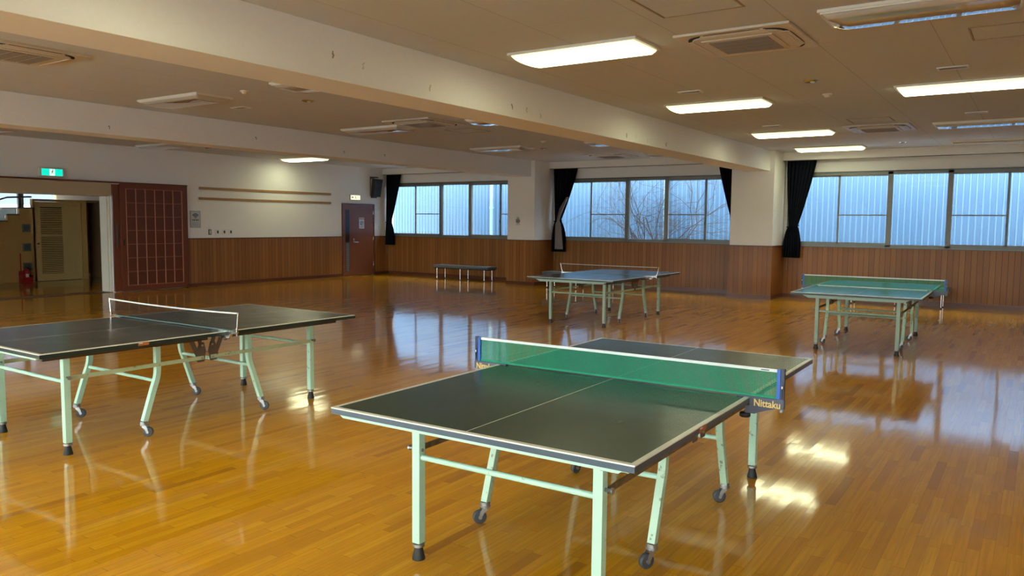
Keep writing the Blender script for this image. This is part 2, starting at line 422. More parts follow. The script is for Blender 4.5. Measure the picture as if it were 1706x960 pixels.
# lowered cornice over the windows (curtain pelmet)
seg = [(XL, -11.74), (-10.90, -5.78), (-4.85, .46), (1.38, XR)]
for a, b in seg:
    k = MB(); k.box((a, YW-.26, 3.045), (b, YW-.235, ZC)); k.box((a, YW-.262, 3.035), (b, YW-.225, 3.047), 1)
    k.box((a, YW-.17, 3.19), (b, YW-.10, 3.215), 1)
    k.build('trim_curtain_pelmet', ['beam', 'alu_dark'], kind=S)

# ------------------------------------------------------------------ windows
def window(idx, a, b, rails, thin, thick):
    r = struct_empty('window_%d' % idx, (a, YW, 0)); L = b-a; y0, y1 = -.012, .075
    f = MB(); t = .055
    f.box((0, y0, WZ0), (L, y1, WZ0+.055)); f.box((0, y0, WZ1-.055), (L, y1, WZ1)); f.box((0, y0, WZ0), (.05, y1, WZ1)); f.box((L-.05, y0, WZ0), (L, y1, WZ1))
    for m in thick: f.box((m-a-.048, y0, WZ0), (m-a+.048, y1, WZ1))
    f.build('window_frame', 'alu', r)
    MB().box((0, -.03, WZ1-.004), (L, .02, WZ1+.022)).build('window_head', 'alu_dark', r)
    MB().box((0, -.045, WZ0-.012), (L, .03, WZ0+.012)).build('window_sill', 'alu', r)
    edges = [a+.04]+sorted(thin+thick)+[b-.04]
    for i in range(len(edges)-1):
        e0, e1 = edges[i]-a, edges[i+1]-a; fixed = (i == 2)
        yy = .02 if i % 2 else .045; s = .034 if not fixed else .012
        zb, zt = WZ0+.05, WZ1-.05
        g0, g1 = e0-.012, e1+.012
        if fixed: g0, g1 = e0+.04, e1-.04
        m = MB()
        m.box((g0, yy-.014, zb), (g0+s, yy+.014, zt)); m.box((g1-s, yy-.014, zb), (g1, yy+.014, zt))
        m.box((g0, yy-.014, zb), (g1, yy+.014, zb+s*1.3)); m.box((g0, yy-.014, zt-s*1.1), (g1, yy+.014, zt))
        if i in rails: m.box((g0, yy-.012, 1.84), (g1, yy+.012, 1.865))
        sh = m.build('sash', 'alu', r)
        MB().box((g0+s*.6, yy-.002, zb+s*.6), (g1-s*.6, yy+.002, zt-s*.6)).build('glass', 'glass', sh)
        if i in (0, 3): MB().box((g1-.028, yy-.034, 1.62), (g1-.008, yy-.012, 1.69), bev=.003).build('latch', 'alu_dark', sh)
    return r
window(1, *WIN[0], (1, 4), [-15.81, -12.67], [-14.81, -13.72])
window(2, *WIN[1], (1, 3), [-9.79, -6.70], [-8.75, -7.69])
window(3, *WIN[2], (1, 3), [-3.71, -.59], [-2.70, -1.59])
for i, (a, b) in enumerate(BWIN):
    r = struct_empty('window_%d' % (i+5), (a, YB, 0)); L = b-a; f = MB()
    for q in (0, L/3, 2*L/3, L-.05): f.box((q, -.12, .95), (q+.05, -.04, 2.72))
    f.box((0, -.12, .95), (L, -.04, 1.0)); f.box((0, -.12, 2.67), (L, -.04, 2.72)); f.build('window_frame', 'alu', r)
    MB().box((.02, -.082, .97), (L-.02, -.078, 2.70)).build('glass', 'glass', r)

# ------------------------------------------------------------------ outside: neighbouring corrugated building, pipes, ground
YO = 20.6
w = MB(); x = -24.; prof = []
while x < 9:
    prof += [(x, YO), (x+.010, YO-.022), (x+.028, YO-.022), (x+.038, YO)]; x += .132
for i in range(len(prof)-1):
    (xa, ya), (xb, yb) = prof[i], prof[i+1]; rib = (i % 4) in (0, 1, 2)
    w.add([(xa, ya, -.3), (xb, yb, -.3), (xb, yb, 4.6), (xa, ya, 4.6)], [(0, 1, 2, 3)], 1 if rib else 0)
w.box((-24., YO+.01, -.3), (9., YO+.3, 4.6)); w.build('wall_outside', ['metal_sheet', 'metal_rib_lit'], kind=S)
for i, xp in enumerate((-14.62, -8.70)):
    r = thing('downpipe', ['pale downpipe outside the left window by the bench', 'pale downpipe outside the middle window behind bare twigs'][i], 'pipe', (xp, YO-.14, -.3))
    MB().cyl((0, 0, 0), (0, 0, 4.5), .055).build('pipe', 'pipe', r)
    for zz in (1.0, 2.35, 3.6): MB().cyl((0, 0, zz), (0, 0, zz+.07), .068).box((-.02, .05, zz+.01), (.02, .11, zz+.06)).build('bracket', 'pipe', r)
MB().box((-70, -46, -.3), (60, -44, 3.9)).build('wall_added_sky_blocker', 'sky_blocker', kind=S)  # added wall out of view, keeps low sky out of the window-glass reflections
MB().box((-29, -4, -.3), (-28.6, 22, 7.5)).build('wall_outside_left', 'facade', kind=S)
MB().box((-26.2, -4, -.3), (-26, 22, 2.02)).build('wall_garden', 'paper', kind=S)
MB().box((-60, YW+.2, -.35), (60, 70, -.3)).build('ground_far', 'ground', kind=S)
MB().box((-60, -60, -.35), (60, YB-.2, -.3)).build('ground_back', 'ground', kind=S)
# bare shrub outside the middle window
def twig_tree():
    m = MB(); R = random.Random(5)
    def br(p, d, ln, r, dep):
        pts = [p]; q = p; dd = d.copy(); n = 4
        for i in range(n):
            dd = (dd+Vector((R.uniform(-.42, .42), R.uniform(-.12, .12), R.uniform(-.38, .30)))).normalized(); q = q+dd*ln/n
            q.y = max(min(q.y, 20.35), 18.7); pts.append(q.copy())
        m.sweep(pts, [r*(1-.45*i/n) for i in range(n+1)], 5)
        if dep == 0: return
        for k in range(3 if dep > 1 else 3):
            i = R.randint(1, n); nd = (dd+Vector((R.uniform(-1.1, 1.1), R.uniform(-.4, .4), R.uniform(-.7, .6)))).normalized()
            br(pts[i].copy(), nd, ln*R.uniform(.62, .85), r*.55, dep-1)
    for k in range(9):
        a = R.uniform(-.8, .7)
        br(Vector((-9.0+R.uniform(-.25, .25), 19.7, -.3)), Vector((a, R.uniform(-.1, .1), 1.)).normalized(), R.uniform(1.5, 2.4), .024, 4)
    return m
tag(twig_tree().build('bare_shrub', 'bark'), 'leafless shrub with tangled reddish twigs outside the middle window', 'shrub')

# ------------------------------------------------------------------ doors on the left wall
r = struct_empty('door_1', (XL, DY0, 0), label='brown laminate door with narrow louvred strip and lever handle')
L = DY1-DY0
f = MB(); f.box((-.03, -.035, 0), (.03, .0, DZ+.035)); f.box((-.03, L, 0), (.03, L+.035, DZ+.035)); f.box((-.03, 0, DZ), (.03, L, DZ+.035)); f.build('door_frame', 'trim', r)
lf = MB().box((-.03, .005, .01), (.012, L-.005, DZ-.003)).build('door_leaf', 'door_brown', r)
MB().box((.012, .10, 1.0), (.016, .26, 1.95)).build('glass_strip', 'dark_glass', lf)
lv = MB(); lv.box((.012, .10, .13), (.015, .26, .99), 1)
for k in range(30): lv.box((.015, .115, .145+k*.028), (.022, .245, .157+k*.028), 0)
lv.build('louvre', ['frame_grey', 'dark_gap'], lf)
h = MB(); h.box((.012, .42, .97), (.02, .46, 1.10), bev=.003); h.cyl((.016, .44, 1.0), (.06, .44, 1.0), .010); h.cyl((.055, .44, 1.0), (.055, .58, .99), .010); h.build('door_handle', 'steel', lf)
for zz in (.28, 1.05, 1.82):
    MB().cyl((.02, L-.01, zz), (.02, L-.01, zz+.11), .009).build('hinge', 'steel', lf)
MB().cyl((.02, .012, .25), (.02, .012, .36), .009).build('hinge', 'steel', lf); MB().cyl((.02, .012, 1.02), (.02, .012, 1.13), .009).build('hinge', 'steel', lf)
s = thing('paper_notice', 'white no-smoking style paper notice with red heading taped on brown door', 'notice', (XL+.013, 16.96, 1.40))
MB().box((0, -.105, 0), (.002, .105, .32)).build('sheet', 'paper', s)
MB().box((.002, -.09, .27), (.003, .09, .30)).build('heading', 'ink_red', s)
g = MB(); g.sweep([(.0035, .062*math.cos(t*PI/12), .16+.062*math.sin(t*PI/12)) for t in range(25)], .007, 5); g.sweep([(.0035, -.042, .118), (.0035, .042, .202)], .007, 5)
g.box((.002, -.02, .12), (.0042, .0, .20)); g.box((.002, -.06, .04), (.003, .06, .055)); g.build('symbol', 'ink', s)

# lattice sliding door, in front of the wall beside the opening
r = struct_empty('door_2', (XL+.03, 9.40, 0), label='dark red wooden sliding door with a grid of square fields')
# second leaf edge behind
MB().box((-.035, -.03, .015), (.012, .25, OZ-.02)).build('rear_leaf', 'redwood', r)
lf = MB(); lf.box((.015, .12, .015), (.055, 1.72, OZ+.01))
lf = lf.build('door_leaf', 'redwood', r)
GX0, GX1, GZ0, GZ1 = .245, 1.60, .14, 2.28
MB().box((.055, GX0, GZ0), (.0565, GX1, GZ1)).build('field', 'redwood_deep', lf)
m = MB()
for k in range(0, 7):
    q = GX0+(GX1-GX0)*k/6; m.box((.0565, q-.009, GZ0), (.068, q+.009, GZ1))
for k in range(0, 8):
    q = GZ0+(GZ1-GZ0)*k/7; m.box((.0565, GX0, q-.009), (.066, GX1, q+.009), 1)
m.build('lattice', ['muntin', 'muntin2'], lf)
f = MB(); f.box((.055, .12, .015), (.062, .24, OZ+.01)); f.box((.055, 1.605, .015), (.062, 1.72, OZ+.01)); f.box((.055, .24, GZ1+.01), (.062, 1.605, OZ+.01)); f.box((.055, .24, .015), (.062, 1.605, GZ0-.01))
f.build('stile_frame', 'redwood', lf)
MB().box((.012, .03, .98), (.045, .055, 1.50), bev=.008).build('pull_handle', 'alu_dark', r)
MB().box((.062, .16, 1.03), (.066, .19, 1.16)).build('flush_pull', 'black', lf)
MB().box((-.03, 1.72, 0), (.055, 1.75, OZ+.02)).build('door_post', 'trim', r)
# head track over opening and door
MB().box((XL, OY0-.05, OZ), (XL+.10, 11.15, OZ+.035)).build('trim_track', 'trim', kind=S)
MB().box((XL-.46, OY0, 2.11), (XL-.05, OY1, OZ)).build('trim_lintel', 'tan_lintel', kind=S)
t = MB(); t.box((XL-.46, OY1-.05, 0), (XL-.18, OY1, 2.11)); t.box((XL-.16, OY1-.04, 0), (XL-.10, OY1, 2.11)); t.build('trim_jamb', 'white_jamb', kind=S)
MB().box((XL-.44, OY0, .0), (XL-.0, OY1-.06, .006)).build('trim_threshold', 'trim', kind=S)

# ------------------------------------------------------------------ lobby beyond the opening
XS = -21.2
w = MB(); steps = [(4.0, .70)]
y = 9.39; z = 1.86; pts = []
poly = [(9.75, 0), (9.75, 1.86), (9.39, 1.86)]
while y > 6.2:
    z -= .165; poly.append((y, z)); y -= .27; poly.append((y, z))
poly.append((y, 0))
w.prism(poly, 'x', XS-.12, XS); w.build('wall_stair', 'tan', kind=S)
t = MB(); y = 9.39; z = 1.86
t.box((XS-1.3, 9.36, 1.85), (XS+.02, 9.75, 1.885))
while y > 6.2:
    z -= .165; t.box((XS-1.3, y-.29, z-.015), (XS+.02, y+.0, z+.02)); t.box((XS-1.3, y-.02, z), (XS-.125, y, z+.15)); y -= .27
t.build('trim_stair_treads', 'stair', kind=S)
w = MB()
w.box((XS-.12, 9.75, 2.04), (XS, 11.06, 2.10)); w.box((XS-.12, 10.925, 0), (XS, 11.06, 2.10)); w.box((XS-.12, 9.71, 0), (XS, 9.765, 2.1)); w.build('trim_lobby_door_frame', 'tan', kind=S)
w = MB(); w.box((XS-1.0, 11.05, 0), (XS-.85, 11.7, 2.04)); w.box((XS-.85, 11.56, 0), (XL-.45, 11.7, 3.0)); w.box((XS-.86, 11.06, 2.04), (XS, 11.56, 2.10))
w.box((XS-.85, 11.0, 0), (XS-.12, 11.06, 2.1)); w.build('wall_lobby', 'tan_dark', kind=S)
MB().box((XS-.849, 11.06, 0), (XS-.83, 11.56, .09)).build('baseboard_lobby', 'tan', kind=S)
r = struct_empty('door_3', (XS-.02, 9.77, 0), label='tan steel door with tall louvred panel in the lobby')
lf = MB().box((-.04, 0, .012), (0, 1.15, 2.035)).build('door_leaf', 'tan_door', r)
m = MB(); m.box((0, .13, .19), (.002, .66, 1.90), 1)
for k in range(36):
    if k == 20: m.box((.002, .13, .2+k*.047), (.008, .66, .2+k*.047+.045), 0); continue
    z = .2+k*.047; m.prism([(.002, z), (.016, z+.004), (.002, z+.03)], 'y', .13, .66)
m.build('louvre', ['tan_door', 'dark_gap'], lf)
MB().cyl((0, .05, .965), (.045, .05, .965), .022).build('door_knob', 'mech', lf)
MB().cyl((0, .05, .88), (.012, .05, .88), .016).build('lock', 'steel', lf)
MB().box((0, .80, 1.93), (.05, 1.05, 1.98), bev=.005).sweep([(.05, .9, 1.96), (.14, 1.0, 1.97), (.04, 1.12, 1.99)], .008, 6).build('door_closer', 'tan', lf)
for k, zz in enumerate((1.26, .78, .295)):
    r = thing('glass_block', ['topmost of three square glass blocks in the stair wall', 'middle of three square glass blocks in the stair wall', 'lowest glass block in the stair wall, behind the extinguisher'][k], 'glass block', (XS, 9.54, zz), group='glass blocks in the stair wall')
    MB().box((0, -.10, 0), (.012, .10, .20)).box((.012, -.08, .02), (.016, .08, .18)).build('surround', 'stair', r)
    MB().box((.016, -.07, .03), (.022, .07, .17), bev=.004).build('pane', 'block', r)
# fire extinguisher in its stand
r = thing('fire_extinguisher', 'red fire extinguisher standing against the tan stair wall', 'fire extinguisher', (XS+.30, 9.36, .032))
m = MB(); m.sweep([(0, 0, 0), (0, 0, .005), (0, 0, .26), (0, 0, .29), (0, 0, .31), (0, 0, .33)], [.06, .072, .072, .058, .035, .022], 20); m.build('cylinder', 'red', r)
m = MB(); m.cyl((0, 0, .33), (0, 0, .36), .018); m.box((-.012, -.05, .355), (.012, .06, .37)); m.box((-.012, -.02, .375), (.012, .075, .39)); m.build('valve_handle', 'alu_dark', r)
MB().sweep([(0, .03, .345), (.0, .09, .33), (.01, .11, .22), (.02, .10, .08), (.02, .09, .03)], [.009, .009, .009, .011, .015], 8).build('hose', 'rubber', r)
MB().box((.0715, -.035, .1), (.074, .035, .2)).build('instruction_label', 'paper', r)
r = thing('extinguisher_stand', 'red floor stand with upright marker pole holding the fire extinguisher', 'stand', (XS+.30, 9.36, 0))
m = MB(); m.box((-.12, -.115, 0), (.12, .115, .03), bev=.008); m.box((-.12, -.115, .03), (-.108, .115, .30)); m.box((-.11, -.115, .03), (.1, -.103, .2)); m.box((-.11, .103, .03), (.1, .115, .2)); m.box((.088, -.115, .03), (.1, .115, .15)); m.build('base', 'red_stand', r)
MB().cyl((-.09, -.075, .0), (-.09, -.075, .74), .013).build('marker_pole', 'red_stand', r)
# switch plate in the recess, red wall box at the side wall
r = thing('wall_switch', 'small grey switch plate on the dim wall beside the louvred door', 'switch', (XS-.85, 11.28, 1.26)); MB().box((0, -.05, 0), (.008, .05, .13), bev=.002).build('plate', 'cream_plastic', r); MB().box((.008, -.02, .03), (.012, .02, .10)).build('rocker', 'black', r)
r = thing('alarm_box', 'slim red alarm plate on the lobby side wall next to the white jamb', 'alarm', (-19.0, 11.56, 1.2)); MB().box((-.06, -.03, 0), (.06, 0, .34), bev=.004).build('case', 'red', r); MB().box((-.04, -.034, .06), (.04, -.03, .12)).build('lettering_plate', 'paper', r)
# lobby shell and stair window
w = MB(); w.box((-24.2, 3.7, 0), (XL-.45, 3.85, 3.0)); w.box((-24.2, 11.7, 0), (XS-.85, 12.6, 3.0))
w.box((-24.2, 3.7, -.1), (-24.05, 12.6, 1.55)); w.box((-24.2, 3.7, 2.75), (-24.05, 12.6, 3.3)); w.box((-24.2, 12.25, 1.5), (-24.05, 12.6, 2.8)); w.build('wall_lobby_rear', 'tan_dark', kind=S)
MB().box((-24.2, 3.7, 3.0), (XL-.45, 12.6, 3.12)).build('ceiling_lobby', 'tan_lintel', kind=S)
r = struct_empty('window_4', (-24.1, 3.85, 1.55)); m = MB()
for yy in (4.2, 5.9, 6.12, 6.85, 8.4): m.box((0, yy-.07, 0), (.09, yy+.07, 1.2))
m.box((0, 0, 0), (.06, 8.4, .05)); m.box((0, 0, 1.15), (.06, 8.4, 1.2)); m.build('window_frame', 'alu_dark', r)
MB().box((.02, 0, .03), (.024, 8.4, 1.17)).build('glass', 'glass', r)
r = thing('stair_handrail', 'dark curved handrail rising above the stair treads in the lobby', 'handrail', (XS-.06, 0, 0))
MB().sweep([(0, 6.3, .80), (0, 8.9, 2.03), (0, 9.15, 2.12), (0, 9.5, 2.14), (0, 9.72, 2.15)], .02, 8).build('rail', 'alu_dark', r)
for yy, z0, z1 in ((7.2, .5, 1.22), (8.1, 1.0, 1.64), (8.96, 1.53, 2.04), (9.5, 1.88, 2.13)): MB().cyl((0, yy, z0), (0, yy, z1), .010, n=8).build('post', 'alu_dark', r)

# ------------------------------------------------------------------ things on the left wall
for k, (z0, z1) in enumerate(((2.345, 2.405), (2.10, 2.155))):
    tag(MB().box((0, 0, 0), (.022, 4.23, z1-z0), bev=.003).build('picture_rail', 'strip_wood', loc=(XL, 11.52, z0)),
        ['upper of two long light wood strips fixed on the white wall', 'lower of two long light wood strips fixed on the white wall'][k], 'wood strip', 'wood strips on the white wall')
r = thing('wifi_poster', 'pale framed poster with wireless symbol beside the lattice door', 'poster', (XL, 11.405, 1.425))
MB().box((0, -.135, 0), (.012, .135, .40)).build('frame', 'frame_grey', r)
MB().box((.012, -.125, .010), (.014, .125, .39)).build('sheet', 'paper_blue', r)
g = MB()
for rad in (.035, .065, .095): g.sweep([(.0145, rad*math.sin(t*PI/16), .235+rad*math.cos(t*PI/16)) for t in range(-5, 6)], .009, 5)
g.cyl((.014, 0, .232), (.017, 0, .232), .014, n=10)
for yy in (-.075, -.045, -.02, .02, .04, .075): g.box((.014, yy-.009, .165), (.0155, yy+.009, .20))
g.build('wireless_symbol', 'ink', r)
g = MB()
for k in range(4): g.box((.014, -.10, .04+k*.027), (.015, .10-.02*(k % 2), .046+k*.027))
g.build('small_print', 'frame_grey', r)
for k, (yy, lab) in enumerate(((11.80, 'grey metal-framed switch, leftmost of the four wall switches'), (12.00, 'white switch plate, second of the four from the lattice door'), (12.19, 'white switch plate, third of the four from the lattice door'), (12.38, 'white switch plate, rightmost of the four wall switches'))):
    r = thing('wall_switch', lab, 'switch', (XL, yy, 1.25), group='switches in a row on the white wall')
    if k == 0:
        MB().box((0, -.04, 0), (.010, .04, .13), bev=.002).build('frame', 'alu_dark', r); MB().box((.010, -.022, .02), (.013, .022, .11)).build('plate', 'cream_plastic', r)
    else:
        MB().box((0, -.06, 0), (.010, .06, .13), bev=.002).build('plate', 'white_plastic', r); MB().box((.010, -.004, .035), (.014, .034, .10)).build('rocker', 'black', r)
# exit signs
r = thing('exit_sign', 'lit green emergency exit sign with white running figure above the opening', 'sign', (XL, 8.105, 2.46))
MB().box((0, -.235, 0), (.09, .235, .18), bev=.006).build('case', 'cream_plastic', r)
MB().box((.09, -.205, .022), (.094, .205, .158)).build('panel', 'exit_green', r)
MB().box((.094, -.05, .026), (.0955, .05, .154)).build('doorway', 'exit_white', r)
g = MB(); X = .0965
g.cyl((.0955, .012, .136), (.0975, .012, .136), .011, n=10)
g.sweep([(X, .006, .122), (X, -.004, .085)], .009, 6)
for a in ([(0.006, .118), (.028, .108), (.038, .092)], [(.004, .116), (-.022, .112), (-.03, .096)], [(-.004, .088), (.02, .070), (.022, .042)], [(-.004, .088), (-.014, .062), (-.038, .050)]): g.sweep([(X, yy, zz) for yy, zz in a], .005, 5)
g.build('running_figure', 'exit_ink', r)
r = thing('guide_sign', 'small lit cream arrow sign above the brown door', 'sign', (XL, 16.68, 2.235))
MB().box((0, -.205, 0), (.05, .205, .155), bev=.005).build('case', 'cream_plastic', r)
MB().box((.05, -.19, .012), (.053, .19, .143)).build('panel', 'exit_cream', r)
g = MB(); X0, X1 = .053, .0545
g.prism([(-.165, .078), (-.115, .118), (-.115, .09), (-.075, .09), (-.075, .066), (-.115, .066), (-.115, .038)], 'x', X0, X1)
g.build('arrow', 'exit_ink', r)
g = MB(); g.cyl((X0, .0, .112), (X1, .0, .112), .012, n=8); g.sweep([(X1, -.03, .04), (X1, -.005, .07), (X1, .0, .095), (X1, .03, .085)], .006, 5); g.sweep([(X1, -.005, .07), (X1, .03, .05), (X1, .03, .03)], .006, 5)
g.box((X0, .06, .03), (X1, .066, .125)); g.box((X0, .06, .12), (X1, .13, .126)); g.box((X0, .125, .03), (X1, .131, .125)); g.build('symbol', 'exit_ink', r)
# loudspeaker
r = thing('wall_speaker', 'black wall loudspeaker tilted on a grey bracket beside the corner curtain', 'speaker', (XL, 17.45, 2.62))
m = MB(); m.box((0, -.12, -.24), (.012, .06, .34)); m.box((.012, -.10, .30), (.20, .04, .33)); m.box((.012, -.10, -.30), (.13, .04, -.24)); m.build('bracket', 'alu_dark', r)
m = MB(); m.prism([(.03, .28), (.12, .28), (.05, -.26), (.018, -.26)], 'y', -.11, .10); m.build('case', 'grey_steel', r)
m = MB(); m.prism([(.12, .27), (.27, .26), (.17, -.27), (.05, -.26)], 'y', -.14, .16); m.build('cabinet', 'black', r)
m = MB(); m.prism([(.272, .245), (.279, .245), (.181, -.255), (.174, -.255)], 'y', -.125, .145); m.build('grille', 'rubber', r)

# notice mark on the pillar
r = thing('round_emblem', 'round dark emblem with small characters on the left pillar', 'emblem', (-11.41, 17.16, 1.56))
g = MB()
for rad, t in ((.055, .008), (.028, .007)): g.sweep([(rad*math.cos(a*PI/10), -.002, .105+rad*math.sin(a*PI/10)) for a in range(21)], t, 5)
g.cyl((0, 0, .105), (0, -.003, .105), .014, n=10); g.build('ring', 'ink', r)
g = MB(); R = random.Random(3)
for k in range(4):
    x0 = -.055+k*.032; g.box((x0, -.002, .012), (x0+.020, 0, .017)); g.box((x0+.008, -.002, .0), (x0+.012, 0, .03)); g.box((x0+.002, -.002, .024), (x0+.018, 0, .028))
g.build('characters', 'ink', r); g = MB()
for k in range(3): g.box((-.04+k*.03, -.002, .185), (-.022+k*.03, 0, .199))
g.build('small_characters', 'ink', r)

# ------------------------------------------------------------------ curtains
def curtain(label, x0, x1, tx0, tx1, bx0, bx1, ztop, ztie, zbot, y, lining=False, clipbottom=False, flip=False):
    r = thing('curtain', label, 'curtain', (0, 0, 0))
    N = 72; rows = []; Z = []
    nz = 34
    for i in range(nz+1): Z.append(ztop+(zbot-ztop)*i/nz)
    m = MB(); vs = []
    for z in Z:
        if z >= ztie:
            t = (ztop-z)/(ztop-ztie); e = t**1.25
            if flip: a, b = x0+(tx0-x0)*e, x1+(tx1-x1)*t**2.2
            else: a, b = x0+(tx0-x0)*t**2.0, x1+(tx1-x1)*e
            amp = .045*(1-t)+.030*t
        else:
            t = (ztie-z)/(ztie-zbot); e = math.sin(min(1, t*1.5)*PI/2)**.7; a = tx0+(bx0-tx0)*e; b = tx1+(bx1-tx1)*e; amp = .03+.035*t
        row = []
        for k in range(N+1):
            u = k/N; ph = u*2*PI*7.5
            row.append((a+(b-a)*u+.012*math.sin(ph*2+z), y+amp*math.sin(ph+.4*math.sin(z*3))*(.75+.25*math.sin(u*9)), z))
        rows.append(row)
    W = N+1
    front = [p for row in rows for p in row]; back = [(p[0], p[1]+.012, p[2]) for p in front]
    fs = []
    for i in range(nz):
        for k in range(N): q = i*W+k; fs.append((q, q+1, q+W+1, q+W))
    m.add(front, fs, 0, True); n0 = len(front)
    m.add(back, [tuple(reversed(f)) for f in fs], 0, True)
    m.build('drape', 'curtain', r)
    tc = (tx0+tx1)/2; hw = (tx1-tx0)/2+.02
    MB().sweep([(tc+hw*math.cos(a*PI/8), y+.055*math.sin(a*PI/8), ztie+.015*math.cos(a*PI/8)) for a in range(17)], [(.008, .03)]*17, square=True, cap=False, ref=(0, 0, 1)).build('tieback', 'curtain', r)
    if lining:
        l = MB(); vs = []; n = 24; zs = [ztie+.62-.62*i/10 for i in range(11)]+[ztie-(ztie-zbot-.07)*i/10 for i in range(1, 11)]
        for i, z in enumerate(zs):
            if i <= 10: a, b = tx0+.06+.10*(1-i/10), tx1+.015+.27*(1-i/10)*((1-i/10)**.2); a = b-(.02+.10*(1-abs(i/10-.5)*1.2))
            else: t = (i-10)/10; a, b = tx0+.05-.01*t, tx1+.015+.125*t**.5
            for k in range(n+1): u = k/n; vs.append((a+(b-a)*u, y-.088+.026*math.sin(u*2*PI*4.5), z))
        fs = [(i*(n+1)+k, i*(n+1)+k+1, (i+1)*(n+1)+k+1, (i+1)*(n+1)+k) for i in range(len(zs)-1) for k in range(n)]
        l.add(vs, fs, 0, True); l.add([(p[0], p[1]+.004, p[2]) for p in vs], fs, 0, True); l.build('lining', 'lining', r, label='grey pink lining turned outward')
    c = MB().cyl((tx0-.02, y+.02, ztie), (tx0-.02, y+.02, .62), .004, n=6); c.build('pull_cord', 'frame_grey', r)
    return r
YC = 18.0
curtain('dark navy curtain tied back in the corner beside the brown door', XL+.05, -16.27, -16.85, -16.69, -16.88, -16.56, 3.07, 1.60, .90, YC)
curtain('dark navy curtain with pinkish lining showing, right of the left pillar', -10.84, -10.13, -10.77, -10.62, -10.88, -10.46, 3.07, 1.68, .86, YC, lining=True)
curtain('dark navy curtain partly hidden left of the right pillar', -6.36, -5.86, -5.98, -5.84, -6.02, -5.84, 3.07, 1.62, .90, YC, flip=True)
curtain('dark navy curtain bunched and tied right of the right pillar', -4.79, -4.17, -4.71, -4.53, -4.83, -4.45, 3.07, 1.60, .90, YC)

# ------------------------------------------------------------------ ceiling fittings
def lamp(x, y, lit, label):
    r = thing('ceiling_light', label, 'ceiling light', (x, y, ZC), group='long rectangular ceiling lights')
    h = MB(); hx, hy = .665, .275
    h.box((-hx, -hy, -.022), (hx, hy, 0)); h.build('housing', 'lamp_body', r)
    us = [-.635, -.628]+[-.60+1.2*k/12 for k in range(13)]+[.628, .635]; vy = [-.247, -.243]+[-.225+.45*k/12 for k in range(13)]+[.243, .247]; vs = []
    for i, u in enumerate(us):
        for j, v in enumerate(vy):
            eu = min(1, (.635-abs(u))/.035); ev = min(1, (.247-abs(v))/.022)
            vs.append((u, v, -.022-min(eu, ev)**.6*(.040+.013*(1-(v/.225)**2 if abs(v) < .225 else 0))))
    ny = len(vy)-1; nx = len(us)-1
    fs = [(i*(ny+1)+j, (i+1)*(ny+1)+j, (i+1)*(ny+1)+j+1, i*(ny+1)+j+1) for i in range(nx) for j in range(ny)]
    MB().add(vs, fs, 0, True).build('diffuser', 'lamp_on' if lit else 'lamp_off', r)
    if not lit:
        e = MB(); e.box((-.645, -.262, -.034), (.645, -.248, -.022)); e.build('edge_strip', 'lamp_body', r)
    return r
LAMPS = [
 (-3.64, 2.8, 1, 'lit rectangular ceiling light almost above the camera'),
 (-3.64, 6.53, 1, 'largest lit ceiling light, left of the big air conditioner'),
 (-3.66, 10.28, 1, 'second lit ceiling light along the beam, behind the largest one'),
 (-3.66, 14.02, 1, 'third lit ceiling light along the beam'),
 (-3.70, 17.05, 1, 'smallest lit ceiling light next to the window cornice by the right pillar'),
 (-.84, 10.25, 1, 'lit ceiling light cut by the right edge of the photo'),
 (-.82, 6.50, 0, 'unlit ceiling light at the top right reflecting the windows'),
 (-.84, 14.05, 0, 'unlit ceiling light right of the small air conditioner'),
 (-.86, 17.05, 0, 'unlit ceiling light nearest the right-hand window'),
 (-9.58, 6.35, 0, 'unlit ceiling light in the middle bay nearest the exit sign'),
 (-9.62, 10.1, 0, 'unlit ceiling light beside the middle bay air conditioner'),
 (-9.75, 14.0, 0, 'unlit ceiling light in the middle bay above the bench'),
 (-6.92, 6.40, 0, 'unlit ceiling light half hidden behind the big beam, nearest one'),
 (-6.92, 10.15, 0, 'unlit ceiling light half hidden behind the big beam, second one'),
 (-6.92, 14.0, 0, 'unlit ceiling light half hidden behind the big beam, third one'),
 (-7.0, 17.0, 0, 'unlit ceiling light right of the farthest air conditioner'),
 (-15.85, 13.9, 1, 'lit ceiling light in the far left bay above the wood strips'),
 (-15.85, 10.0, 0, 'unlit ceiling light in the far left bay near the lattice door'),
 (-15.85, 6.55, 0, 'unlit ceiling light at the left edge above the opening'),
]
for a in LAMPS: lamp(*a)

